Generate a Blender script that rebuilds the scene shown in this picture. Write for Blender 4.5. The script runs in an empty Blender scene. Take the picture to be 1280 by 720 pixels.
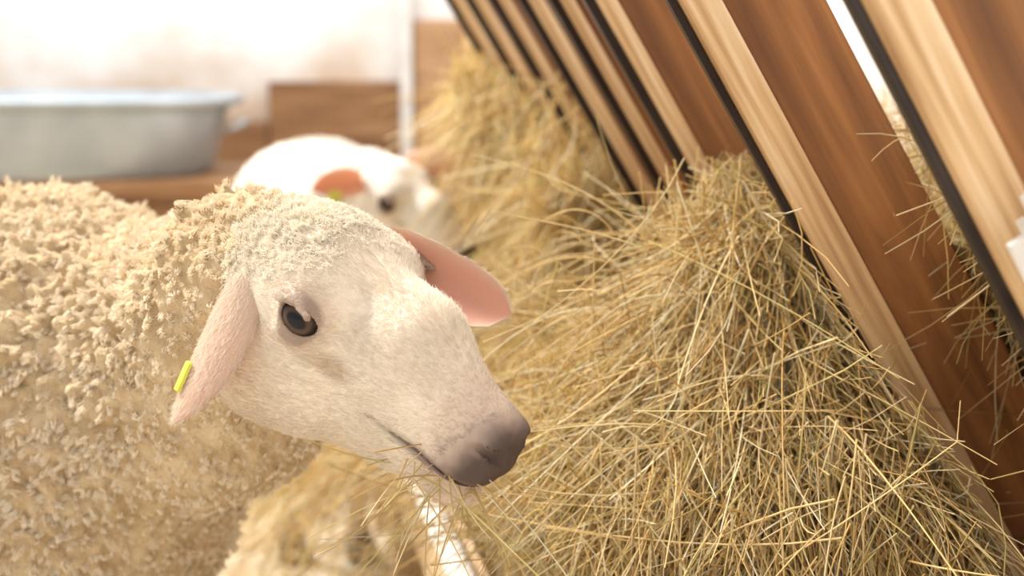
import bpy, bmesh, math, random
import numpy as np
from mathutils import Vector, Matrix, noise
from math import radians, sin, cos, pi
rng=np.random.default_rng(7); random.seed(7)
scene=bpy.context.scene
f32=np.float32
# ------------------------------------------------------------ materials
def newmat(name):
    m=bpy.data.materials.new(name); m.use_nodes=True
    nt=m.node_tree; b=nt.nodes['Principled BSDF']
    return m,nt,b
def N(nt,t,**k):
    n=nt.nodes.new(t)
    for a,v in k.items(): setattr(n,a,v)
    return n
def ramp(nt,stops):
    r=nt.nodes.new('ShaderNodeValToRGB'); e=r.color_ramp.elements
    while len(e)<len(stops): e.new(0.5)
    for i,(p,c) in enumerate(stops):
        e[i].position=p; e[i].color=(*c,1)
    return r
def noise_mat(name,stops,scale=5,vec_scale=(1,1,1),rough=.8,bump=.2,bscale=30,detail=6,metal=0,sss=0,dist=0.0,bdist=.01):
    m,nt,b=newmat(name)
    tc=N(nt,'ShaderNodeTexCoord'); mp=N(nt,'ShaderNodeMapping'); mp.inputs['Scale'].default_value=vec_scale
    nt.links.new(tc.outputs['Object'],mp.inputs[0])
    no=N(nt,'ShaderNodeTexNoise'); no.inputs['Scale'].default_value=scale; no.inputs['Detail'].default_value=detail
    no.inputs['Distortion'].default_value=dist
    nt.links.new(mp.outputs[0],no.inputs['Vector'])
    r=ramp(nt,stops); nt.links.new(no.outputs['Fac'],r.inputs[0]); nt.links.new(r.outputs[0],b.inputs['Base Color'])
    n2=N(nt,'ShaderNodeTexNoise'); n2.inputs['Scale'].default_value=bscale; n2.inputs['Detail'].default_value=4
    nt.links.new(mp.outputs[0],n2.inputs['Vector'])
    bp=N(nt,'ShaderNodeBump'); bp.inputs['Strength'].default_value=bump; bp.inputs['Distance'].default_value=bdist
    nt.links.new(n2.outputs['Fac'],bp.inputs['Height']); nt.links.new(bp.outputs[0],b.inputs['Normal'])
    b.inputs['Roughness'].default_value=rough; b.inputs['Metallic'].default_value=metal
    if sss: 
        b.inputs['Subsurface Weight'].default_value=sss; b.inputs['Subsurface Scale'].default_value=.01
    return m
def attr_mat(name,rough=.7,spec=.3,sss=0,trans=0,bump=0,bscale=300):
    m,nt,b=newmat(name)
    a=N(nt,'ShaderNodeAttribute',attribute_name='col')
    nt.links.new(a.outputs['Color'],b.inputs['Base Color'])
    b.inputs['Roughness'].default_value=rough; b.inputs['Specular IOR Level'].default_value=spec
    if sss:
        b.inputs['Subsurface Weight'].default_value=sss; b.inputs['Subsurface Scale'].default_value=.008
    if bump:
        tc=N(nt,'ShaderNodeTexCoord'); n2=N(nt,'ShaderNodeTexNoise'); n2.inputs['Scale'].default_value=bscale
        nt.links.new(tc.outputs['Object'],n2.inputs['Vector'])
        bp=N(nt,'ShaderNodeBump'); bp.inputs['Strength'].default_value=bump; bp.inputs['Distance'].default_value=.002
        nt.links.new(n2.outputs['Fac'],bp.inputs['Height']); nt.links.new(bp.outputs[0],b.inputs['Normal'])
    if trans:
        tr=N(nt,'ShaderNodeBsdfTranslucent'); nt.links.new(a.outputs['Color'],tr.inputs[0])
        mx=N(nt,'ShaderNodeMixShader'); mx.inputs[0].default_value=trans
        nt.links.new(b.outputs[0],mx.inputs[1]); nt.links.new(tr.outputs[0],mx.inputs[2])
        nt.links.new(mx.outputs[0],nt.nodes['Material Output'].inputs[0])
    return m
M_pale=noise_mat('lit_pine',[(.3,(.38,.20,.08)),(.5,(.68,.45,.23)),(.7,(.90,.72,.49))],scale=3,vec_scale=(26,26,1.2),rough=.65,bump=.25,bscale=12)  # pine made pale so the colour itself carries the light on the slats
M_brown=noise_mat('stained_wood',[(.3,(.14,.052,.013)),(.55,(.31,.125,.035)),(.8,(.47,.215,.066))],scale=3,vec_scale=(14,14,1.0),rough=.62,bump=.2,bscale=10,dist=.6)
M_metaldark=noise_mat('dark_steel',[(.3,(.02,.015,.014)),(.7,(.06,.045,.04))],rough=.35,metal=.6,bump=.05)
M_galv=noise_mat('galvanised_steel',[(.3,(.36,.41,.45)),(.7,(.50,.55,.59))],scale=9,rough=.45,metal=.3,bump=.05)
M_white=noise_mat('white_painted_metal',[(.3,(.75,.73,.70)),(.7,(.88,.87,.85))],scale=12,rough=.35,bump=.05)
M_board=noise_mat('wall_board_wood',[(.3,(.20,.09,.037)),(.6,(.36,.19,.085)),(.8,(.50,.30,.16))],scale=3,vec_scale=(1.2,1,9),rough=.7)
M_board2=noise_mat('wall_board_wood_light',[(.3,(.42,.23,.11)),(.7,(.62,.38,.21))],scale=3,vec_scale=(1.2,1,9),rough=.7)
M_trough=noise_mat('trough_wood',[(.3,(.40,.26,.14)),(.7,(.66,.48,.29))],scale=3,vec_scale=(9,1,9),rough=.7)
M_floor=noise_mat('barn_floor_dirt',[(.3,(.42,.36,.27)),(.6,(.64,.57,.46)),(.8,(.76,.70,.58))],scale=14,rough=.9,bump=.5)
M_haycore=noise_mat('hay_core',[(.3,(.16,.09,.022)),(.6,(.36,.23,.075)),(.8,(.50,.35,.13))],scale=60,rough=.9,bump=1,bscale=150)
M_straw=attr_mat('straw_fibre',rough=.5,spec=.4,trans=.25)
M_skin=attr_mat('sheep_skin',rough=.75,spec=.2,sss=.10,bump=.4,bscale=420)
M_fur=attr_mat('sheep_face_hair',rough=.8,spec=.1)
M_ear=attr_mat('ear_skin',rough=.75,spec=.2,trans=.4,bump=.2)
M_wool=noise_mat('wool_base',[(.3,(.46,.32,.17)),(.7,(.68,.53,.34))],scale=25,rough=1,bump=.8,bscale=120,bdist=.01)  # darker than the locks, so crease shade is put into the base colour
M_wool2=noise_mat('lamb_wool_base',[(.3,(.76,.71,.64)),(.7,(.86,.82,.76))],scale=25,rough=1,bump=.5,bscale=120,bdist=.01)
M_woolf=attr_mat('wool_fibre',rough=.9,spec=.05,trans=0)
M_hoof=noise_mat('hoof_horn',[(.3,(.05,.04,.03)),(.7,(.12,.09,.07))])
M_tag=noise_mat('ear_tag_plastic',[(.3,(.60,.62,.05)),(.7,(.72,.72,.10))],rough=.4,bump=0)
def wallmat():
    m,nt,b=newmat('whitewashed_wall')
    tc=N(nt,'ShaderNodeTexCoord'); sp=N(nt,'ShaderNodeSeparateXYZ'); nt.links.new(tc.outputs['Object'],sp.inputs[0])
    no=N(nt,'ShaderNodeTexNoise'); no.inputs['Scale'].default_value=4; no.inputs['Detail'].default_value=8
    nt.links.new(tc.outputs['Object'],no.inputs['Vector'])
    ma=N(nt,'ShaderNodeMath',operation='MULTIPLY_ADD'); ma.inputs[1].default_value=.7; nt.links.new(no.outputs['Fac'],ma.inputs[0])
    mz=N(nt,'ShaderNodeMath',operation='MULTIPLY'); mz.inputs[1].default_value=-1.0; nt.links.new(sp.outputs['Z'],mz.inputs[0])
    nt.links.new(mz.outputs[0],ma.inputs[2])
    mr=N(nt,'ShaderNodeMapRange'); mr.inputs['From Min'].default_value=.70; mr.inputs['From Max'].default_value=1.18
    nt.links.new(ma.outputs[0],mr.inputs[0])
    r=ramp(nt,[(.0,(.91,.91,.91)),(.25,(.87,.84,.81)),(.6,(.66,.53,.42)),(1.0,(.32,.19,.10))])
    nt.links.new(mr.outputs[0],r.inputs[0]); nt.links.new(r.outputs[0],b.inputs['Base Color'])
    b.inputs['Roughness'].default_value=.9
    return m
M_wall=wallmat()
def eyemat():
    m,nt,b=newmat('eye_cornea')
    tc=N(nt,'ShaderNodeTexCoord')
    mp=N(nt,'ShaderNodeMapping'); mp.inputs['Scale'].default_value=(1/.0095,1/.0062,0)
    nt.links.new(tc.outputs['Object'],mp.inputs[0])
    ln=N(nt,'ShaderNodeVectorMath',operation='LENGTH'); nt.links.new(mp.outputs[0],ln.inputs[0])
    mp2=N(nt,'ShaderNodeMapping'); mp2.inputs['Scale'].default_value=(1/.0142,1/.0142,0)
    nt.links.new(tc.outputs['Object'],mp2.inputs[0])
    l2=N(nt,'ShaderNodeVectorMath',operation='LENGTH'); nt.links.new(mp2.outputs[0],l2.inputs[0])
    r2=ramp(nt,[(.3,(.04,.026,.02)),(.8,(.075,.040,.02)),(.95,(.012,.009,.008))]); nt.links.new(l2.outputs['Value'],r2.inputs[0])
    r1=ramp(nt,[(.85,(0,0,0)),(1.0,(1,1,1))]); nt.links.new(ln.outputs['Value'],r1.inputs[0])
    mx=N(nt,'ShaderNodeMix',data_type='RGBA'); nt.links.new(r1.outputs[0],mx.inputs['Factor'])
    mx.inputs['A'].default_value=(.004,.004,.007,1); nt.links.new(r2.outputs[0],mx.inputs['B'])
    nt.links.new(mx.outputs['Result'],b.inputs['Base Color'])
    b.inputs['Roughness'].default_value=.08; b.inputs['Specular IOR Level'].default_value=.28
    return m
M_eye=eyemat()
# ------------------------------------------------------------ helpers
def empty(name,loc):
    e=bpy.data.objects.new(name,None); e.location=loc; e.empty_display_size=.1
    scene.collection.objects.link(e); return e
def link(ob,parent=None):
    scene.collection.objects.link(ob)
    if parent:
        ob.parent=parent; ob.matrix_parent_inverse=Matrix.Translation(-Vector(parent.location))
    return ob
def mesh_np(name,V,F,mat,parent=None,smooth=True,col=None,matrix=None):
    me=bpy.data.meshes.new(name); V=np.asarray(V,f32); F=np.asarray(F,np.int32)
    me.vertices.add(len(V)); me.vertices.foreach_set('co',V.ravel())
    k=F.shape[1]
    me.loops.add(F.size); me.loops.foreach_set('vertex_index',F.ravel())
    me.polygons.add(len(F)); me.polygons.foreach_set('loop_start',np.arange(0,F.size,k,dtype=np.int32))
    me.update(calc_edges=True)
    me.polygons.foreach_set('use_smooth',np.full(len(F),smooth))
    if col is not None:
        a=me.color_attributes.new('col','FLOAT_COLOR','POINT')
        c=np.ones((len(V),4),f32); c[:,:3]=col; a.data.foreach_set('color',c.ravel())
    me.materials.append(mat)
    ob=bpy.data.objects.new(name,me)
    link(ob,parent)
    if matrix is not None: ob.matrix_basis=matrix
    return ob
def box(name,size,matrix,mat,parent=None,bev=.003):
    bm=bmesh.new(); bmesh.ops.create_cube(bm,size=1)
    for v in bm.verts: v.co=Vector((v.co.x*size[0],v.co.y*size[1],v.co.z*size[2]))
    if bev: bmesh.ops.bevel(bm,geom=bm.edges[:],offset=bev,segments=3,affect='EDGES')
    me=bpy.data.meshes.new(name); bm.to_mesh(me); bm.free(); me.materials.append(mat)
    ob=bpy.data.objects.new(name,me); link(ob,parent); ob.matrix_basis=matrix; return ob
def T(*p): return Matrix.Translation(Vector(p))
def tube(name,path,rad,mat,parent=None,n=16):
    P=np.array(path,float); K=len(P); tg=np.gradient(P,axis=0); tg/=np.linalg.norm(tg,axis=1)[:,None]
    ref=np.array([0.01,.02,1.0]); 
    if abs(tg[0]@ref)>.9: ref=np.array([1.0,0,0])
    a=np.cross(tg,ref); a/=np.linalg.norm(a,axis=1)[:,None]; b=np.cross(tg,a)
    rad=np.broadcast_to(rad,(K,))
    th=np.linspace(0,2*pi,n,endpoint=False)
    V=(P[:,None]+rad[:,None,None]*(a[:,None]*np.cos(th)[None,:,None]+b[:,None]*np.sin(th)[None,:,None])).reshape(-1,3)
    F4=[[i*n+j,i*n+(j+1)%n,(i+1)*n+(j+1)%n,(i+1)*n+j] for i in range(K-1) for j in range(n)]
    me=bpy.data.meshes.new(name)
    caps=[list(range(n))[::-1],[ (K-1)*n+j for j in range(n)]]
    me.from_pydata([tuple(v) for v in V[:K*n]],[],F4+caps); 
    for p in me.polygons: p.use_smooth=len(p.vertices)==4
    me.materials.append(mat); ob=bpy.data.objects.new(name,me); link(ob,parent); return ob
def norm(v): return v/np.maximum(np.linalg.norm(v,axis=-1,keepdims=True),1e-9)
def strands(name,P,R,C,mat,parent=None,sides=3):
    n,K,_=P.shape
    tg=norm(np.gradient(P,axis=1)); ref=norm(rng.normal(size=(n,1,3)))
    a=norm(np.cross(tg,np.broadcast_to(ref,tg.shape))); b=np.cross(tg,a)
    th=np.arange(sides)*2*pi/sides
    taper=np.linspace(1,.55,K)[None,:,None,None]
    V=P[:,:,None]+R[:,None,None,None]*taper*(a[:,:,None]*np.cos(th)[None,None,:,None]+b[:,:,None]*np.sin(th)[None,None,:,None])
    idx=np.arange(n*K*sides).reshape(n,K,sides); nx=np.roll(idx,-1,axis=2)
    F=np.stack([idx[:,:-1],nx[:,:-1],nx[:,1:],idx[:,1:]],-1).reshape(-1,4)
    col=np.repeat(C,K*sides,axis=0)
    return mesh_np(name,V.reshape(-1,3),F,mat,parent,True,col)
STR=np.array([(.90,.68,.32),(.95,.79,.46),(.84,.60,.24),(.96,.86,.60),(.62,.38,.13),(.76,.62,.24),(.94,.73,.36)])
def straw_cols(n,dark=0):
    c=STR[rng.integers(0,len(STR),n)]*rng.uniform(.78,1.03,(n,1))
    return np.clip(c*(1-dark),0,1)
def grow(p0,d0,L,K=7,grav=.3,curl=.35):
    n=len(p0); s=np.linspace(0,1,K)[None,:,None]
    cv=rng.normal(size=(n,1,3))*curl; cv[:,:,2]-=grav
    cv2=rng.normal(size=(n,1,3))*curl*.5
    return p0[:,None]+L[:,None,None]*(d0[:,None]*s+.5*cv*s*s+ .35*cv2*s**3)
def hair(name,P,R,C,mat,parent=None):
    n,K,_=P.shape
    cu=bpy.data.hair_curves.new(name); cu.add_curves([K]*n)
    cu.attributes['position'].data.foreach_set('vector',np.ascontiguousarray(P,f32).ravel())
    a=cu.attributes.get('radius') or cu.attributes.new('radius','FLOAT','POINT')
    rr=np.broadcast_to(np.asarray(R)[:,None],(n,K))*np.linspace(1,.5,K)[None]
    a.data.foreach_set('value',np.ascontiguousarray(rr,f32).ravel())
    ca=cu.attributes.new('col','FLOAT_COLOR','CURVE'); c=np.ones((n,4),f32); c[:,:3]=C; ca.data.foreach_set('color',c.ravel())
    cu.materials.append(mat)
    ob=bpy.data.objects.new(name,cu); link(ob,parent); return ob
def smin(a,b,k):
    h=np.clip(.5+.5*(b-a)/k,0,1); return b*(1-h)+a*h-k*h*(1-h)
def ell(p,c,r):
    r=np.array(r,f32); q=p-np.array(c,f32); k0=np.linalg.norm(q/r,axis=-1); k1=np.linalg.norm(q/(r*r),axis=-1)+1e-6
    return k0*(k0-1)/k1
def cone(p,a,b,ra,rb):
    a=np.array(a,f32); b=np.array(b,f32); ab=b-a; q=p-a
    t=np.clip((q@ab)/(ab@ab),0,1); return np.linalg.norm(q-t[...,None]*ab,axis=-1)-(ra+t*(rb-ra))
def nets(sdf,lo,hi,h):
    lo=np.array(lo,float); hi=np.array(hi,float); n=np.ceil((hi-lo)/h).astype(int)+1
    ax=[(lo[i]+h*np.arange(n[i])).astype(f32) for i in range(3)]
    V=np.empty(n,f32)
    for s in range(0,n[0],24):
        g=np.stack(np.meshgrid(ax[0][s:s+24],ax[1],ax[2],indexing='ij'),-1)
        V[s:s+24]=sdf(g)
    S=V<0
    cn=[(i,j,k) for i in (0,1) for j in (0,1) for k in (0,1)]
    sl=lambda A,c:A[c[0]:n[0]-1+c[0],c[1]:n[1]-1+c[1],c[2]:n[2]-1+c[2]]
    cnt=sum(sl(S,c).astype(np.int8) for c in cn)
    act=(cnt>0)&(cnt<8); ijk=np.argwhere(act); idx=-np.ones(act.shape,np.int64); idx[act]=np.arange(len(ijk))
    vals=np.stack([V[ijk[:,0]+c[0],ijk[:,1]+c[1],ijk[:,2]+c[2]] for c in cn],1)
    acc=np.zeros((len(ijk),3)); w=np.zeros(len(ijk))
    for a in range(8):
        for b in range(a+1,8):
            d=np.abs(np.array(cn[a])-np.array(cn[b]))
            if d.sum()!=1: continue
            va,vb=vals[:,a],vals[:,b]; m=(va<0)!=(vb<0)
            t=np.where(m,va/np.where(m,va-vb,1),0)
            pos=np.array(cn[a])[None]*(1-t)[:,None]+np.array(cn[b])[None]*t[:,None]
            acc+=pos*m[:,None]; w+=m
    P=lo+h*(ijk+acc/w[:,None])
    Fs=[]
    for axn in range(3):
        u,v=(axn+1)%3,(axn+2)%3
        A=np.moveaxis(S,(axn,u,v),(0,1,2)); I=np.moveaxis(idx,(axn,u,v),(0,1,2))
        e=A[:-1]!=A[1:]; e=e[:,1:-1,1:-1]; q=np.argwhere(e); i,j,k=q[:,0],q[:,1]+1,q[:,2]+1
        f=np.stack([I[i,j-1,k-1],I[i,j,k-1],I[i,j,k],I[i,j-1,k]],1)
        flip=~A[i,j,k]; f[flip]=f[flip][:,::-1]; Fs.append(f)
    F=np.vstack(Fs); F=F[(F>=0).all(1)]
    return P,F
def vnormals(V,F):
    n=np.cross(V[F[:,2]]-V[F[:,0]],V[F[:,3]]-V[F[:,1]]); out=np.zeros_like(V)
    for c in range(4): np.add.at(out,F[:,c],n)
    return norm(out)
def sample(V,F,Nn,count):
    n=np.cross(V[F[:,2]]-V[F[:,0]],V[F[:,3]]-V[F[:,1]]); ar=np.linalg.norm(n,axis=1); ar/=ar.sum()
    f=rng.choice(len(F),count,p=ar); a=rng.random((count,1)); b=rng.random((count,1))
    def bl(A): return (A[F[f,0]]*(1-a)+A[F[f,1]]*a)*(1-b)+(A[F[f,3]]*(1-a)+A[F[f,2]]*a)*b
    return bl(V),norm(bl(Nn))
def smooth(x,a,b):
    t=np.clip((x-a)/(b-a),0,1); return t*t*(3-2*t)
# ------------------------------------------------------------ camera
CZ=1.05
cam=bpy.data.cameras.new('camera'); cam.lens=50; cam.sensor_width=36
co=bpy.data.objects.new('camera',cam); co.location=(0,0,CZ); co.rotation_euler=(radians(80),0,0); scene.collection.objects.link(co)
scene.camera=co; cam.dof.use_dof=True; cam.dof.focus_distance=1.14; cam.dof.aperture_fstop=3.4; cam.clip_start=.05
# ------------------------------------------------------------ room
box('floor',(7,8,.1),T(-1,2.2,-.05),M_floor,bev=0)
box('wall_back',(7,.12,3.0),T(-1.4,4.36,1.5),M_wall,bev=0)
th=math.atan(.2)
def RY(y,q,z): return Vector((q-.2*y,y,z))
ROT=Matrix.Rotation(th,4,'Z')
box('wall_right',(.12,5.0,3.0),T(1.06-.2*1.8,1.8,1.5)@ROT,M_wall,bev=0)
box('wall_panel_wood',(.40,.03,.92),T(-.525,4.28,.46),M_board)
box('wall_panel_wood',(.62,.03,1.10),T(.02,4.28,.55),M_board2)
box('wall_panel_wood',(1.9,.03,.80),T(-1.68,4.28,.40),M_board)
box('wall_post',(.035,.05,3.0),T(-.312,4.26,1.5),M_white)
# ------------------------------------------------------------ hay rack
A0=.4125; KK=.62
def rackx(y,z): return A0-.2*y-KK*(z-CZ)
rack=empty('hay_rack',(.5,1.6,1.0))
e=Vector((1,.2,0)).normalized(); r=Vector((-.2,1,0)).normalized()
sd=(e*KK*.98+Vector((0,0,-1))).normalized(); m=sd.cross(r); 
if m.x<0: m=-m
def slatM(y,z,om,orr):
    p=Vector((rackx(y,z),y,z))+m*om+r*orr; z3=-sd; x3=m; y3=z3.cross(x3)
    return Matrix(((x3.x,y3.x,z3.x,p.x),(x3.y,y3.y,z3.y,p.y),(x3.z,y3.z,z3.z,p.z),(0,0,0,1)))
zc=.98; L=1.5
for i,(y,pw,bw) in enumerate([(.922,.12,.040),(1.27,.086,.034),(1.53,.085,.020),(1.68,.055,.015),(1.84,.06,.018),(2.02,.05,.015),(2.2,.05,.016),(2.38,.05,.016)]):
    box(f'lit_batten_{i+1}',(bw,.022,L),slatM(y,zc,bw/2,0),M_pale,rack,.002)  # separate pale strip stands in for the lit edge of the slat
    box(f'plank_{i+1}',(pw,.03,L),slatM(y,zc,bw+pw/2,.012),M_brown,rack,.003)
    box(f'steel_strip_{i+1}',(.007 if i<2 else .012,.010,L),slatM(y,zc,-.004,-.002),M_metaldark,rack,.001)
def along(q,y0,y1,z,sz,name,mat,par):
    p=RY((y0+y1)/2,q,z); return box(name,(sz[0],(y1-y0)*1.02,sz[1]),Matrix.Translation(p)@ROT,mat,par)
along(A0-KK*(1.66-CZ)+.05,.6,2.5,1.66,(.10,.07),'top_rail',M_brown,rack)
along(A0-KK*(.36-CZ)+.03,.6,2.5,.34,(.12,.06),'bottom_rail',M_brown,rack)
cl=box('white_clamp',(.05,.05,.085),slatM(.922,.907,.020,-.04),M_white,rack,.022)
box('clamp_underside',(.034,.034,.022),slatM(.922,.859,.020,-.04),M_metaldark,rack,.008)  # dark block forming the underside of the clamp
# ------------------------------------------------------------ trough
tr=empty('feed_trough',(0,2.2,.3))
y0,y1=.75,3.0
tube('white_rim_pipe',[tuple(RY(y,.248,.45)) for y in np.linspace(y0,y1,6)],.016,M_white,tr)
along(.276,y0,y1,.36,(.02,.16),'front_board',M_trough,tr)
along(.565,y0,y1,.29,(.58,.02),'trough_bottom',M_trough,tr)
for y in (.8,1.7,2.6,2.95):
    box('trough_leg',(.06,.06,.28),Matrix.Translation(RY(y,.32,.14))@ROT,M_trough,tr)
    box('trough_leg_rear',(.06,.06,.28),Matrix.Translation(RY(y,.80,.14))@ROT,M_trough,tr)
# ------------------------------------------------------------ tub
def tub():
    par=empty('galvanised_tub',(-1.33,3.65,.76))
    n=64; prof=[(.0,.71),(.86,.71),(.90,.72),(.965,.865),(.975,.88),(1.02,.882),(1.035,.895),(1.02,.908),(.985,.905),(.955,.875),(.885,.735),(.84,.725),(.0,.725)]
    V=[];F=[]
    for s,z in prof:
        for j in range(n):
            t=2*pi*j/n; c,s_=cos(t),sin(t)
            ex=.62*(abs(c)**.75)*(1 if c>0 else -1); ey=.30*(abs(s_)**.75)*(1 if s_>0 else -1)
            k=max(s,.001); V.append((-1.33+ex*k,3.65+ey*k,z))
    for i in range(len(prof)-1):
        for j in range(n): F.append((i*n+j,i*n+(j+1)%n,(i+1)*n+(j+1)%n,(i+1)*n+j))
    mesh_np('tub_shell',V,F,M_galv,par)
    tube('tub_handle',[(-.72,3.57,.82),(-.69,3.57,.83),(-.68,3.65,.84),(-.69,3.73,.83),(-.72,3.73,.82)],.007,M_galv,par)
tub()
be=empty('wooden_bench',(-1.33,3.65,.3))
box('seat',(1.4,.56,.04),T(-1.36,3.68,.69),M_board,be)
for x in (-1.95,-.75):
    for y in (3.46,3.9): box('leg',(.07,.07,.67),T(x,y,.335),M_board,be)
box('apron',(1.3,.03,.30),T(-1.36,3.44,.50),M_board,be)
# ------------------------------------------------------------ hay
hay=empty('hay_pile',(.2,1.45,.5))
PZ=np.array([.45,.60,.66,.71,.77,.82,.86,.885]); PR=np.array([.28,.265,.225,.17,.105,.08,.05,.0])
CX,CY=.265,1.42
def mound(phi,z,inset=0):
    rr=np.interp(z,PZ,PR)-inset
    c,s=np.cos(phi),np.sin(phi)
    x=CX+rr*c; y=CY+rr*np.where(s<0,.95,.55)*s
    rx=A0-.2*y-KK*(z-CZ)
    x=np.where((y<1.38)&(x>rx-.015),rx-.015,x)
    return np.stack([x,y,z],-1)
def core(name,fn,zs,parent,n=64,amp=.02):
    V=[]
    for z in zs:
        ph=np.linspace(0,2*pi,n,endpoint=False); V.append(fn(ph,np.full(n,z)))
    V=np.vstack(V); V=V+np.array([noise.noise_vector(Vector(v)*18) for v in V])*amp
    K=len(zs); F=[[i*n+j,i*n+(j+1)%n,(i+1)*n+(j+1)%n,(i+1)*n+j] for i in range(K-1) for j in range(n)]
    return mesh_np(name,V,F,M_haycore,parent)
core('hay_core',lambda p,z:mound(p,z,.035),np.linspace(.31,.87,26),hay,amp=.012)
def mound_strands(n,out,Lr,spread=.5,zr=(.42,.89),rad=(.0006,.0011)):
    phi=rng.uniform(pi*.55,pi*2.02,n); z=zr[0]+(zr[1]-zr[0])*rng.random(n)**.85
    p=mound(phi,z,.022*rng.random(n)); p2=mound(phi,z-.03,.01); d=norm(p2-p)
    outn=np.stack([np.cos(phi),np.sin(phi),np.full(n,.35)],-1)
    o=np.abs(rng.normal(size=(n,1)))*out
    tf=np.array([noise.noise_vector(Vector(v)*14) for v in p])
    d=norm(d+tf*.9+rng.normal(size=(n,3))*spread+outn*.12)
    LL=rng.uniform(*Lr,n)
    P=grow(p+outn*o-d*LL[:,None]*.4,d,LL,grav=.3,curl=.42)
    rx=A0-.2*P[...,1]-KK*(P[...,2]-CZ)-.016
    mk=(P[...,1]<1.32)&(P[...,0]>rx); P[...,0]=np.where(mk,rx-.004*rng.random(mk.shape),P[...,0])
    q=P[...,0]+.2*P[...,1]
    bad=((q<.285)&(P[...,2]<.54)).any(1)|(P[...,2]>.94).any(1)|(P[...,1]>1.72).any(1)
    P=P[~bad]
    return P,rng.uniform(*rad,len(P))
P1,R1=mound_strands(11000,.012,(.06,.20),.36)
P2,R2=mound_strands(2600,.034,(.10,.26),.75,rad=(.0006,.0012))
P=np.concatenate([P1,P2]); R=np.concatenate([R1,R2])
strands('hay_strands',P,R,straw_cols(len(P)),M_straw,hay)
n=75; p0=np.stack([rng.uniform(.06,.24,n),rng.uniform(1.3,1.5,n),rng.uniform(.66,.86,n)],-1)
d0=norm(np.stack([rng.uniform(-1.3,-.2,n),rng.uniform(-.4,.4,n),rng.uniform(-.1,.9,n)],-1))
W=grow(p0,d0,rng.uniform(.10,.20,n),K=12,grav=1.4,curl=.5)
strands('hay_wisps',W,rng.uniform(.0007,.0011,n),straw_cols(n),M_straw,hay)
# loose hay spilling left over the trough rim, under the sheep's chin
n=110; p0=np.stack([rng.uniform(-.06,.02,n),rng.uniform(1.38,1.62,n),rng.uniform(.52,.60,n)],-1)
d0=norm(np.stack([rng.uniform(-1.4,-.4,n),rng.uniform(-.6,.5,n),rng.uniform(-.3,.5,n)],-1))
W=grow(p0,d0,rng.uniform(.08,.19,n),K=10,grav=.7,curl=.6)
strands('hay_spill',W,rng.uniform(.0006,.0011,n),straw_cols(n),M_straw,hay)
YB0,YB1=1.95,2.52
def bulge_q(y,z):
    top=np.interp(y,[1.95,2.1,2.25,2.5],[.81,.89,.96,1.01])
    t=np.clip((top-z)/.55,0,1)
    q=A0-KK*(z-CZ)-.01-.40*t**1.35*np.interp(y,[YB0,2.02,2.12,2.35,YB1],[.6,.9,1,1,.6])
    q=q+.025*np.sin(y*9+z*9)+.02*np.sin(y*21-z*5)
    return q,top
ys=np.linspace(YB0,YB1,40); zs=np.linspace(.31,1.02,34); V=[]
for y in ys:
    for z in zs:
        zz=min(z,float(bulge_q(y,z)[1])); q,_=bulge_q(y,zz); V.append((q+.03-.2*y,y,zz))
F=[[i*34+j,(i+1)*34+j,(i+1)*34+j+1,i*34+j+1] for i in range(39) for j in range(33)]
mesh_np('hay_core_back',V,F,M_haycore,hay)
n=9000; y=rng.uniform(YB0,YB1,n); z=rng.uniform(.33,1.02,n); q,top=bulge_q(y,z); z=np.minimum(z,top)
endc=rng.random(n)<.2; q=np.where(endc,q+rng.random(n)*.3,q); y=np.where(endc,np.where(rng.random(n)<.7,YB0,YB1)+rng.normal(size=n)*.015,y)
p=np.stack([q-.2*y-np.abs(rng.normal(size=n))*.012,y,z],-1)
d=norm(np.stack([np.full(n,-.25),np.zeros(n),np.full(n,-.9)],-1)+rng.normal(size=(n,3))*.5)
LL=rng.uniform(.07,.18,n)
P=grow(p-d*LL[:,None]*.35,d,LL,K=5,curl=.5)
strands('hay_strands_back',P,rng.uniform(.0009,.0017,n),np.clip(straw_cols(n)*1.08,0,1),M_straw,hay)
n=6000; y=rng.uniform(.9,2.5,n)
zt=np.where(rng.random(n)<.75,rng.uniform(.78,.97,n),rng.uniform(.45,.9,n))
ql=A0-KK*(zt-CZ)+.15; q=ql+(.86-ql)*rng.random(n)
p=np.stack([q-.2*y,y,zt],-1)
d=norm(rng.normal(size=(n,3))+np.array([-.05,0,-.5]))
strands('rack_hay_strands',grow(p,d,rng.uniform(.05,.13,n),K=5),rng.uniform(.0007,.0012,n),straw_cols(n,.05),M_straw,hay)
Vc=[];ysr=np.linspace(.85,2.5,60)
for yy in ysr:
    for k,(zz,qq) in enumerate([(.38,A0-KK*(.38-CZ)+.13),(.60,A0-KK*(.60-CZ)+.15),(.76,A0-KK*(.76-CZ)+.17),(.84,.68),(.83,.92)]):
        Vc.append((qq-.2*yy+.01*sin(yy*30+k),yy,zz+.02*sin(yy*11+k*2)))
F=[[i*5+j,(i+1)*5+j,(i+1)*5+j+1,i*5+j+1] for i in range(59) for j in range(4)]
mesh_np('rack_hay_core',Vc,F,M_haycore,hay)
fs=empty('floor_straw',(-.6,2.8,0))
n=8000; p=np.stack([rng.uniform(-2.2,.3,n),rng.uniform(1.2,4.1,n),rng.uniform(.003,.05,n)],-1)
d=norm(rng.normal(size=(n,3))*np.array([1,1,.12]))
strands('straw_litter',grow(p,d,rng.uniform(.06,.2,n),K=4,grav=.0,curl=.2),rng.uniform(.0012,.002,n),np.clip(straw_cols(n)*1.1+.05,0,1),M_straw,fs)
n=1600; y=rng.uniform(1.95,2.7,n); q=rng.uniform(.05,.50,n); z=.50-.9*np.maximum(.26-q,0)+rng.uniform(-.03,.05,n)
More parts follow.
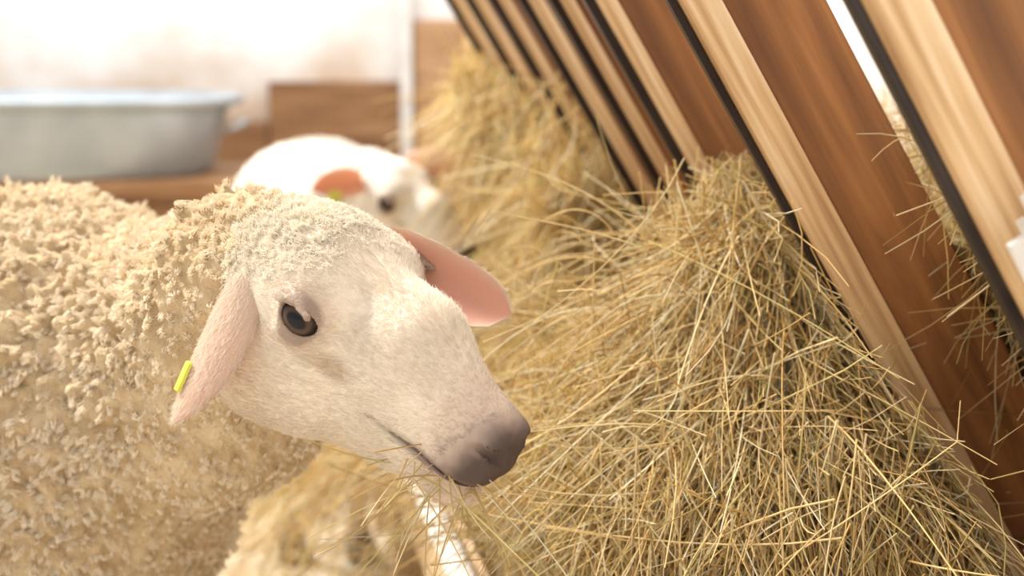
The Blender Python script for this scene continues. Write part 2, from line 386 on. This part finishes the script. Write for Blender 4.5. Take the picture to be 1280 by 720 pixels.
p=np.stack([q-.2*y,y,z],-1); d=norm(rng.normal(size=(n,3))*.6+np.array([-.5,-.2,-.5]))
strands('trough_overhang_hay',grow(p,d,rng.uniform(.1,.2,n),K=5),rng.uniform(.0008,.0014,n),straw_cols(n),M_straw,hay)
n=1500; y=rng.uniform(1.6,2.4,n); q=rng.uniform(.33,.62,n); z=rng.uniform(.31,.42,n)
p=np.stack([q-.2*y,y,z],-1); d=norm(rng.normal(size=(n,3))*np.array([1,1,.3]))
strands('trough_hay',grow(p,d,rng.uniform(.06,.12,n),K=5,grav=0),rng.uniform(.0008,.0014,n),straw_cols(n),M_straw,hay)
# ------------------------------------------------------------ sheep head
EYE=(.088,.0500,-.045)
EN=norm(np.array([.30,.92,.18]))
EAX=np.array([.93,-.33,-.20])
def mouthz(X): return -.0960+.09*np.clip(.25-X,0,1)
def headsdf(p):
    p=p.copy(); sy=p[...,1]; p[...,1]=np.abs(sy)
    d=ell(p,(.035,0,-.058),(.070,.060,.045))
    d=smin(d,cone(p,(.06,0,-.046),(.155,0,-.050),.041,.036),.03)
    d=smin(d,cone(p,(.155,0,-.050),(.232,0,-.066),.036,.025),.02)
    d=smin(d,ell(p,(.080,.036,-.037),(.030,.022,.022)),.02)
    d=smin(d,ell(p,(.072,.032,-.098),(.062,.027,.056)),.03)
    d=smin(d,ell(p,(.034,.036,-.122),(.034,.021,.040)),.025)
    d=smin(d,cone(p,(.06,0,-.130),(.220,0,-.114),.034,.017),.03)
    d=smin(d,ell(p,(.155,.015,-.082),(.060,.020,.032)),.03)
    d=smin(d,ell(p,(.240,0,-.074),(.028,.022,.026)),.02)
    d=smin(d,ell(p,(.232,.012,-.085),(.032,.018,.017)),.012)
    d=smin(d,ell(p,(.228,0,-.118),(.027,.019,.015)),.008)
    d=smin(d,ell(p,(.254,.0135,-.063),(.015,.0115,.013)),.007)
    ec=np.array(EYE,f32)
    d=smin(d,np.linalg.norm(p-ec,axis=-1)-.0185,.012)
    d=smin(d,cone(p,(.072,.067,-.0325),(.103,.067,-.0335),.0040,.0030),.006)
    d=smin(d,cone(p,(.078,.066,-.058),(.100,.065,-.059),.0028,.0024),.006)
    c=ec+EN.astype(f32)*.0175; q=p-c
    ax=norm(EAX-EN*np.dot(EAX,EN)).astype(f32); up=np.cross(ax,EN).astype(f32)
    X=q@ax; Y=q@up; Z=q@EN.astype(f32)
    al=np.sqrt((X/.0178)**2+(Y/.0094)**2+(Z/.016)**2)
    d=np.maximum(d,-((al-1)*.009))
    d=np.maximum(d,-smin(cone(p,(.270,.006,-.075),(.267,.015,-.064),.0024,.0058),cone(p,(.267,.015,-.064),(.246,.0275,-.060),.0058,.0020),.003))
    d=np.maximum(d,-cone(p,(.273,0,-.076),(.258,0,-.102),.0014,.002))
    zm=mouthz(p[...,0])
    sl=np.maximum(np.maximum(np.abs(p[...,2]-zm)-.0019,.160-p[...,0]),-.009-d)
    d=np.maximum(d,-sl)
    return d
HV,HF=nets(headsdf,(-.05,-.085,-.18),(.29,.085,.03),.0019)
HN=vnormals(HV,HF)
def nosef(X,Y,Z): return X-(Z+.07)*.35+Y*.25
def headcol(V):
    X,Y,Z=V[:,0],np.abs(V[:,1]),V[:,2]
    nz=np.array([noise.noise(Vector(v)*55)+.5*noise.noise(Vector(v)*160) for v in V])
    nb=np.array([noise.noise(Vector(v)*22) for v in V])
    base=np.array([.83,.74,.62]); c=np.tile(base,(len(V),1))*(1+.07*nb[:,None])
    def mixc(w,col):
        nonlocal c
        w=np.clip(w,0,1)[:,None]; c=c*(1-w)+np.array(col)*w
    mixc(.5*smooth(X,.185,.24),(.60,.42,.33))
    f=nosef(X,Y,Z)+nz*.006
    zs=smooth(Z,-.112,-.096)
    mixc(smooth(f,.228,.256)*zs*.8,(.20,.14,.12))
    mixc(.9*smooth(f,.246,.268)*zs,(.075,.053,.048))
    zm=mouthz(X)
    mixc(.75*smooth(X,.165,.22)*(1-smooth(np.abs(Z-zm),.002,.009)),(.17,.11,.095))
    P=np.stack([X,Y,Z],1); ec=np.array(EYE)+EN*.0165
    q=P-ec; a=np.linalg.norm(q,axis=1)
    ring=(1-smooth(a,.0165,.0215))
    mixc(ring*.92,(.09,.065,.055))
    mixc(.5*(1-smooth(a,.018,.036)),(.55,.40,.31))
    st=np.linalg.norm((P-np.array([.122,.040,-.068]))/[.026,.03,.012],axis=1)
    mixc(.65*(1-smooth(st,.3,1.1)),(.52,.37,.22))
    mixc(.3*(1-smooth(X,.0,.06)),(.80,.68,.52))
    mixc(.5*(1-smooth(Z,-.150,-.09))*(1-smooth(X,.12,.22)),(.60,.47,.34))  # shade under the jaw and cheek painted into the head colour
    return c
HC=headcol(HV)
HS=(1.04,1.14,1.20)
def basis(Fv,Sv):
    Fv=Vector(Fv).normalized(); Sv=Vector(Sv); Sv=(Sv-Fv*Sv.dot(Fv)).normalized(); U=Fv.cross(Sv)
    return Fv,Sv,U
def headM(Fv,Sv,eyeworld,sc):
    Fv,Sv,U=basis(Fv,Sv)
    if U.z<0: U=-U
    R=Matrix(((Fv.x,Sv.x,U.x,0),(Fv.y,Sv.y,U.y,0),(Fv.z,Sv.z,U.z,0),(0,0,0,1)))@Matrix.Diagonal((HS[0]*sc,HS[1]*sc,HS[2]*sc,1))
    o=Vector(eyeworld)-(R@Vector(EYE)); return Matrix.Translation(o)@R
def ear(name,base,tip,nrm,w,parent,cup=.55,hairs=4000,inner=(.88,.52,.41),outer=(.83,.70,.57),prof=(.55,.80,1,1,.86,.60,.36,.06)):
    b=np.array(base);t=np.array(tip); ax=t-b; Lh=np.linalg.norm(ax); ax/=Lh
    nn=np.array(nrm,float); nn-=ax*(nn@ax); nn/=np.linalg.norm(nn); sdv=np.cross(ax,nn)
    ns,na=32,17; V=[];C=[]
    S=np.linspace(0,1,ns)
    wp=np.interp(S,[0,.12,.3,.5,.7,.85,.94,1],prof)*w
    inner=np.array(inner); outer=np.array(outer)
    for side in (1,-1):
        for i,s in enumerate(S):
            for a in np.linspace(-1,1,na):
                k=cup*(1-.55*s)
                ang=a*(.4+k*1.6)
                R=wp[i]/max(sin(min(.4+k*1.6,1.57)),.3)
                p=b+ax*s*Lh+sdv*R*sin(ang)+nn*(R*(1-cos(ang)))
                thk=.0026*(1-a*a)**.5*(1-.5*s)
                V.append(p+nn*thk*side)
                if side==1:
                    e_=min(1,(1-abs(a))*2.2); C.append(inner*e_+np.array([.86,.70,.58])*(1-e_))
                else:
                    g=.5*abs(a)+.5*s; C.append(outer*(1-g*.8)+np.array([.78,.50,.38])*g*.8)
    F=[]
    o=ns*na
    for i in range(ns-1):
        for j in range(na-1):
            a0=i*na+j; F.append((a0,a0+1,a0+na+1,a0+na)); F.append((o+a0,o+a0+na,o+a0+na+1,o+a0+1))
        F.append((i*na,i*na+na,o+i*na+na,o+i*na)); F.append((i*na+na-1,o+i*na+na-1,o+i*na+2*na-1,i*na+2*na-1))
    V=np.array(V); C=np.array(C); F=np.array(F)
    mesh_np(name,V,F,M_ear,parent,True,C)
    if hairs:
        Vo=V[o:]; Fo=F[(F>=o).all(1)]-o; Nn=vnormals(Vo,Fo); 
        if (Nn@nn).mean()>0: Nn=-Nn
        p,n2=sample(Vo,Fo,Nn,hairs); L2=rng.uniform(.003,.005,len(p)); s=np.linspace(0,1,4)[None,:,None]
        fl=norm(ax+rng.normal(size=p.shape)*.2)
        hair(name+'_hair',p[:,None]+L2[:,None,None]*(fl[:,None]*s+n2[:,None]*.35*s),np.full(len(p),.00013),np.tile((.83,.71,.58),(len(p),1))*rng.uniform(.92,1.02,(len(p),1)),M_fur,parent)
    return b,ax,nn,sdv,Lh
def tagplate(p,ax,nn,sdv,parent,w=.011,h=.02):
    M=Matrix(((sdv[0],nn[0],ax[0],p[0]),(sdv[1],nn[1],ax[1],p[1]),(sdv[2],nn[2],ax[2],p[2]),(0,0,0,1)))
    box('ear_tag',(w,.003,h),M,M_tag,parent,.001)
def eyes(M,sc,parent):
    Rn=M.to_3x3()
    for s in (1,-1):
        c=M@Vector((EYE[0],EYE[1]*s,EYE[2])); g=Vector((EN[0],EN[1]*s,EN[2]))
        g=(Rn@g).normalized(); ax=Rn@Vector((EAX[0],EAX[1]*s,EAX[2])); ax=(ax-g*ax.dot(g)).normalized(); up=g.cross(ax)
        me=bpy.data.meshes.new('eyeball'); bm=bmesh.new(); bmesh.ops.create_uvsphere(bm,u_segments=40,v_segments=24,radius=.0203*sc)
        for f in bm.faces: f.smooth=True
        bm.to_mesh(me); bm.free(); me.materials.append(M_eye)
        ob=bpy.data.objects.new('eyeball',me); link(ob,parent)
        ob.matrix_basis=Matrix(((ax.x,up.x,g.x,c.x),(ax.y,up.y,g.y,c.y),(ax.z,up.z,g.z,c.z),(0,0,0,1)))
def facehair(M,sc,parent,n,Lr=(.003,.0065),rad=.00015):
    p,nn=sample(HV,HF,HN,n); A=np.abs(p[:,1]); q=np.stack([p[:,0],A,p[:,2]],1)-(np.array(EYE)+EN*.017)
    keep=(np.linalg.norm(q,axis=1)>.0198)&((nosef(p[:,0],A,p[:,2])<.243)|(p[:,2]<-.108))&(headsdf(p+nn*.003)>.001)
    p,nn=p[keep],nn[keep]; c=np.clip(headcol(p)*rng.uniform(.88,1.15,(len(p),1))+.01,0,.93)
    fl=np.tile(np.array([-1.0,0,-.25]),(len(p),1)); fl[:,1]=.3*np.sign(p[:,1]); fl=fl-nn*(fl*nn).sum(1,keepdims=True)
    wv=np.array([noise.noise_vector(Vector(v)*28) for v in p]); fl=norm(norm(fl)+wv*.45+rng.normal(size=fl.shape)*.2)
    Ls=rng.uniform(*Lr,len(p))*(1-.5*smooth(p[:,0],.18,.24)); s=np.linspace(0,1,4)[None,:,None]
    P=p[:,None]+Ls[:,None,None]*(fl[:,None]*s+nn[:,None]*(.38*s-.22*s*s))
    R=np.array(M.to_3x3()); o=np.array(M.translation); P=P@R.T+o
    hair('face_hair',P,np.full(len(p),rad*sc),c,M_fur,parent)
def tufts(name,p,nn,Ls,per,frad,colr,parent,spread=.0042,amp=.0008):
    nc=len(p)
    fl=np.array([noise.noise_vector(Vector(v)*9) for v in p])
    dirc=norm(nn+np.array([0,0,-.30])+fl*.7+rng.normal(size=(nc,3))*.16)
    t1=norm(np.cross(nn,[0.1,.2,1.0])); t2=np.cross(nn,t1)
    ph0=rng.uniform(0,2*pi,(nc,1)); rr=rng.random((nc,per))**.5*spread; ph=rng.uniform(0,2*pi,(nc,per))
    root=p[:,None]+rr[...,None]*(t1[:,None]*np.cos(ph)[...,None]+t2[:,None]*np.sin(ph)[...,None])-nn[:,None]*.002
    tip=(p+dirc*Ls[:,None])[:,None]+(root-p[:,None])*.42+rng.normal(size=root.shape)*.0008
    K=6; s=np.linspace(0,1,K)
    P=root[:,:,None]*(1-s)[None,None,:,None]+tip[:,:,None]*s[None,None,:,None]
    w=2*pi*1.1*s[None,None,:]+ph0[:,:,None]+rng.normal(size=(nc,per,1))*.9
    am=(amp*np.sqrt(s))[None,None,:]
    P=P+am[...,None]*(t1[:,None,None]*np.cos(w)[...,None]+t2[:,None,None]*np.sin(w)[...,None])
    cc=np.array(colr)*rng.uniform(.92,1.04,(nc,1)); cc=np.repeat(cc[:,None],per,1)*rng.uniform(.96,1.03,(nc,per,1))
    hair(name,P.reshape(-1,K,3),np.full(nc*per,frad),np.clip(cc.reshape(-1,3),0,.95),M_woolf,parent)
WCOL=(.90,.79,.62)
def fleece(name,sdf,lo,hi,h,parent,M,sc,clumps,per,Lr,disp=1.0,frad=.0007,mat=None,colr=WCOL):
    V,F=nets(sdf,lo,hi,h); Nn=vnormals(V,F)
    dv=np.empty(len(V)); vo=np.empty(len(V))
    for i,v in enumerate(V):
        w=Vector(v); w2=w+noise.noise_vector(w*30)*.008
        dv[i]=.006*noise.noise(w*16)+.005*noise.noise(w*45)-.024*min(.8,noise.voronoi(w2*60)[0][0])+.009
    Mi=np.array(M.inverted()); pl=V@Mi[:3,:3].T+Mi[:3,3]
    V=V+Nn*(dv*disp*(1-.5*smooth(pl[:,0],-.08,0)))[:,None]
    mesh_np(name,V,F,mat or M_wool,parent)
    Nn=vnormals(V,F)
    p,nn=sample(V,F,Nn,clumps)
    pl=p@Mi[:3,:3].T+Mi[:3,3]
    hs=headsdf(pl); keep=hs>-.001
    p,nn,pl=p[keep],nn[keep],pl[keep]
    # fewer locks in the creases between staples
    cr=np.array([noise.voronoi((Vector(v)+noise.noise_vector(Vector(v)*30)*.008)*60)[0][0] for v in p])
    if disp>.9:
        k=rng.random(len(p))>smooth(cr,.55,.85)*.6; p,nn,pl,cr=p[k],nn[k],pl[k],cr[k]
    short=(1-smooth(pl[:,0],-.10,-.01)*.5)*(1-.35*smooth(cr,.45,.8))
    tufts(name+'_locks',p,nn,rng.uniform(*Lr,len(p))*short,per,frad,colr,parent)
def forehead_wool(M,parent,n=1700):
    p,nn=sample(HV,HF,HN,n*6)
    nz=np.array([noise.noise(Vector(v)*60) for v in p])
    lim=.084-1.4*np.maximum(-(p[:,2]+.012),0)+nz*.014
    k=(p[:,0]<lim)&(p[:,2]>-.065); p,nn,lim=p[k],nn[k],lim[k]
    f=smooth(lim-p[:,0],0,.05)
    R=np.array(M.to_3x3()); o=np.array(M.translation)
    pw=p@R.T+o; nw=norm(nn@np.linalg.inv(R))
    tufts('forehead_wool',pw,nw,rng.uniform(.002,.0035,len(p))+.004*f,9,.00036,(.93,.86,.73),parent,spread=.0035,amp=.0010)
def legs(par,feet,skin=(.80,.72,.62)):
    for (x,y,top,fx) in feet:
        pts=[(x,y,top),(x+fx*.25,y,top*.72),(x-fx*.1,y,.22),(x,y,.09),(x+.01,y,.045)]
        P=np.array(pts); 
        t=np.linspace(0,1,24); ks=np.linspace(0,1,5); PP=np.stack([np.interp(t,ks,P[:,i]) for i in range(3)],1)
        rd=np.interp(t,ks,[.075,.045,.028,.022,.027])
        def sd_(p):
            d=None
            for i in range(23):
                k=cone(p,PP[i],PP[i+1],rd[i],rd[i+1]); d=k if d is None else np.minimum(d,k)
            return d
        lo=PP.min(0)-.09; hi=PP.max(0)+.09
        V,F=nets(sd_,lo,hi,.012); mesh_np('leg',V,F,M_skin,par,True,np.tile(skin,(len(V),1)))
        tube('hoof',[(x+.005,y,.06),(x+.012,y-.003,.03),(x+.02,y-.006,.0)],[.026,.031,.035],M_hoof,par)
# ---- sheep A (near)
sh=empty('sheep',(-.6,1.45,0))
FA,SA=(.755,-.48,-.49),(-.61,-.78,-.11)
MA=headM(FA,SA,(-.163,1.105,.834),1.0)
MAi=np.array(MA.inverted(),f32)
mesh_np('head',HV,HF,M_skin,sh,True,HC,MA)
eyes(MA,1,sh); facehair(MA,1,sh,85000); forehead_wool(MA,sh)
L_=lambda *v: np.array(MA@Vector(v))
def fleeceA(p):
    d=cone(p,(-.56,1.52,.630),(-1.2,1.66,.655),.250,.265)
    d=smin(d,ell(p,(-.50,1.50,.60),(.19,.20,.24)),.08)
    d=smin(d,cone(p,(-.48,1.49,.69),(-.30,1.37,.735),.185,.130),.07)
    n0=L_(-.030,0,-.100)
    d=smin(d,cone(p,(-.30,1.37,.735),n0,.130,.074),.05)
    pl=p@MAi[:3,:3].T+MAi[:3,3]
    d=smin(d,ell(pl,(.010,0,-.066),(.060,.059,.0500))*1.12,.02)
    d=smin(d,cone(p,L_(-.005,0,-.10),L_(-.025,0,-.14),.055,.080),.03)
    return d
fleece('fleece',fleeceA,(-1.55,1.0,.3),(-.0,2.0,1.0),.0052,sh,MA,1,29000,14,(.007,.011),frad=.00040)
legs(sh,[(-.60,1.42,.45,.05),(-.58,1.66,.45,.05),(-1.28,1.55,.48,-.16),(-1.26,1.8,.48,-.16)])
b1=L_(.022,.058,-.048)
b,ax,nn,sv,Lh=ear('ear_near',b1,(-.272,1.105,.746),(.60,.45,-.15),.031,sh,cup=.5)
tagplate(b+ax*Lh*.72-nn*.005+sv*(-.006),ax,nn,sv,sh,.009,.026)
b2=L_(.034,-.056,-.052)
ear('ear_far',b2,(-.002,1.175,.820),(-.1,-.9,.3),.030,sh,cup=.6,prof=(.55,.85,1,1,.93,.76,.54,.1))
# ---- sheep B (behind)
sb=empty('sheep',(-.42,2.9,0))
MB=headM((.74,-.42,-.52),(-.66,-.74,-.15),(-.206,2.37,.778),.84)
MBi=np.array(MB.inverted(),f32)
mesh_np('head',HV,HF,M_skin,sb,True,np.clip(HC*[1.0,1.06,1.15],0,.9),MB); eyes(MB,.84,sb)
LB=lambda *v: np.array(MB@Vector(v))
def fleeceB(p):
    d=cone(p,(-.41,2.78,.70),(-.43,3.22,.665),.148,.16)
    d=smin(d,cone(p,(-.39,2.74,.70),LB(-.02,0,-.085),.115,.055),.06)
    pl=p@MBi[:3,:3].T+MBi[:3,3]
    d=smin(d,ell(pl,(.006,0,-.066),(.062,.060,.048))*.9,.02)
    return d
fleece('fleece',fleeceB,(-.7,2.2,.4),(0.1,3.6,1.0),.011,sb,MB,.95,5000,8,(.003,.006),disp=.3,frad=.0009,mat=M_wool2,colr=(.82,.77,.69))
legs(sb,[(-.46,2.76,.55,.03),(-.32,2.76,.55,.03),(-.50,3.22,.52,.03),(-.34,3.22,.52,.03)])
c1=LB(.020,.055,-.045)
b,ax,nn,sv,Lh=ear('ear_near',c1,(-.328,2.32,.805),(.1,-.75,.3),.027,sb,cup=.4,hairs=0,inner=(.82,.40,.26))
tagplate(b+ax*Lh*.50-np.array([0,.022,.016]),ax,nn,sv,sb,.022,.026)
c2=LB(.03,-.05,-.03); ear('ear_far',c2,c2+np.array([.145,-.085,.0]),(.1,.85,.3),.026,sb,cup=.4,hairs=0,outer=(.74,.52,.37))
n=40; mo=L_(.222,.014,-.100)
p0=mo+rng.normal(size=(n,3))*.014; d0=norm(np.stack([rng.uniform(-1,.9,n),rng.uniform(-.7,.1,n),rng.uniform(-.9,.1,n)],-1))
strands('hay_in_mouth',grow(p0,d0,rng.uniform(.05,.12,n),K=9,grav=.5),rng.uniform(.0006,.0010,n),straw_cols(n),M_straw,sh)
# ------------------------------------------------------------ light
w=bpy.data.worlds.new('world'); scene.world=w; w.use_nodes=True
bg=w.node_tree.nodes['Background']; bg.inputs[0].default_value=(1.0,.975,.945,1); bg.inputs[1].default_value=1.0
s=bpy.data.lights.new('sun','SUN'); s.energy=6.8; s.angle=radians(10); s.color=(1,.95,.87)
so=bpy.data.objects.new('sun',s); so.rotation_euler=Vector((-.85,.42,1.15)).to_track_quat('Z','Y').to_euler(); scene.collection.objects.link(so)
s=bpy.data.lights.new('wall_fill_light','AREA'); s.energy=34; s.size=1.6; s.size_y=.3; s.shape='RECTANGLE'; s.color=(1,.98,.96)  # added fill lamp to brighten the back wall, not a fixture of the barn
so=bpy.data.objects.new('wall_fill_light',s); so.location=(-1.0,3.1,2.7); so.rotation_euler=Vector((0,-.75,1)).to_track_quat('Z','Y').to_euler(); scene.collection.objects.link(so)
scene.view_settings.view_transform='Standard'
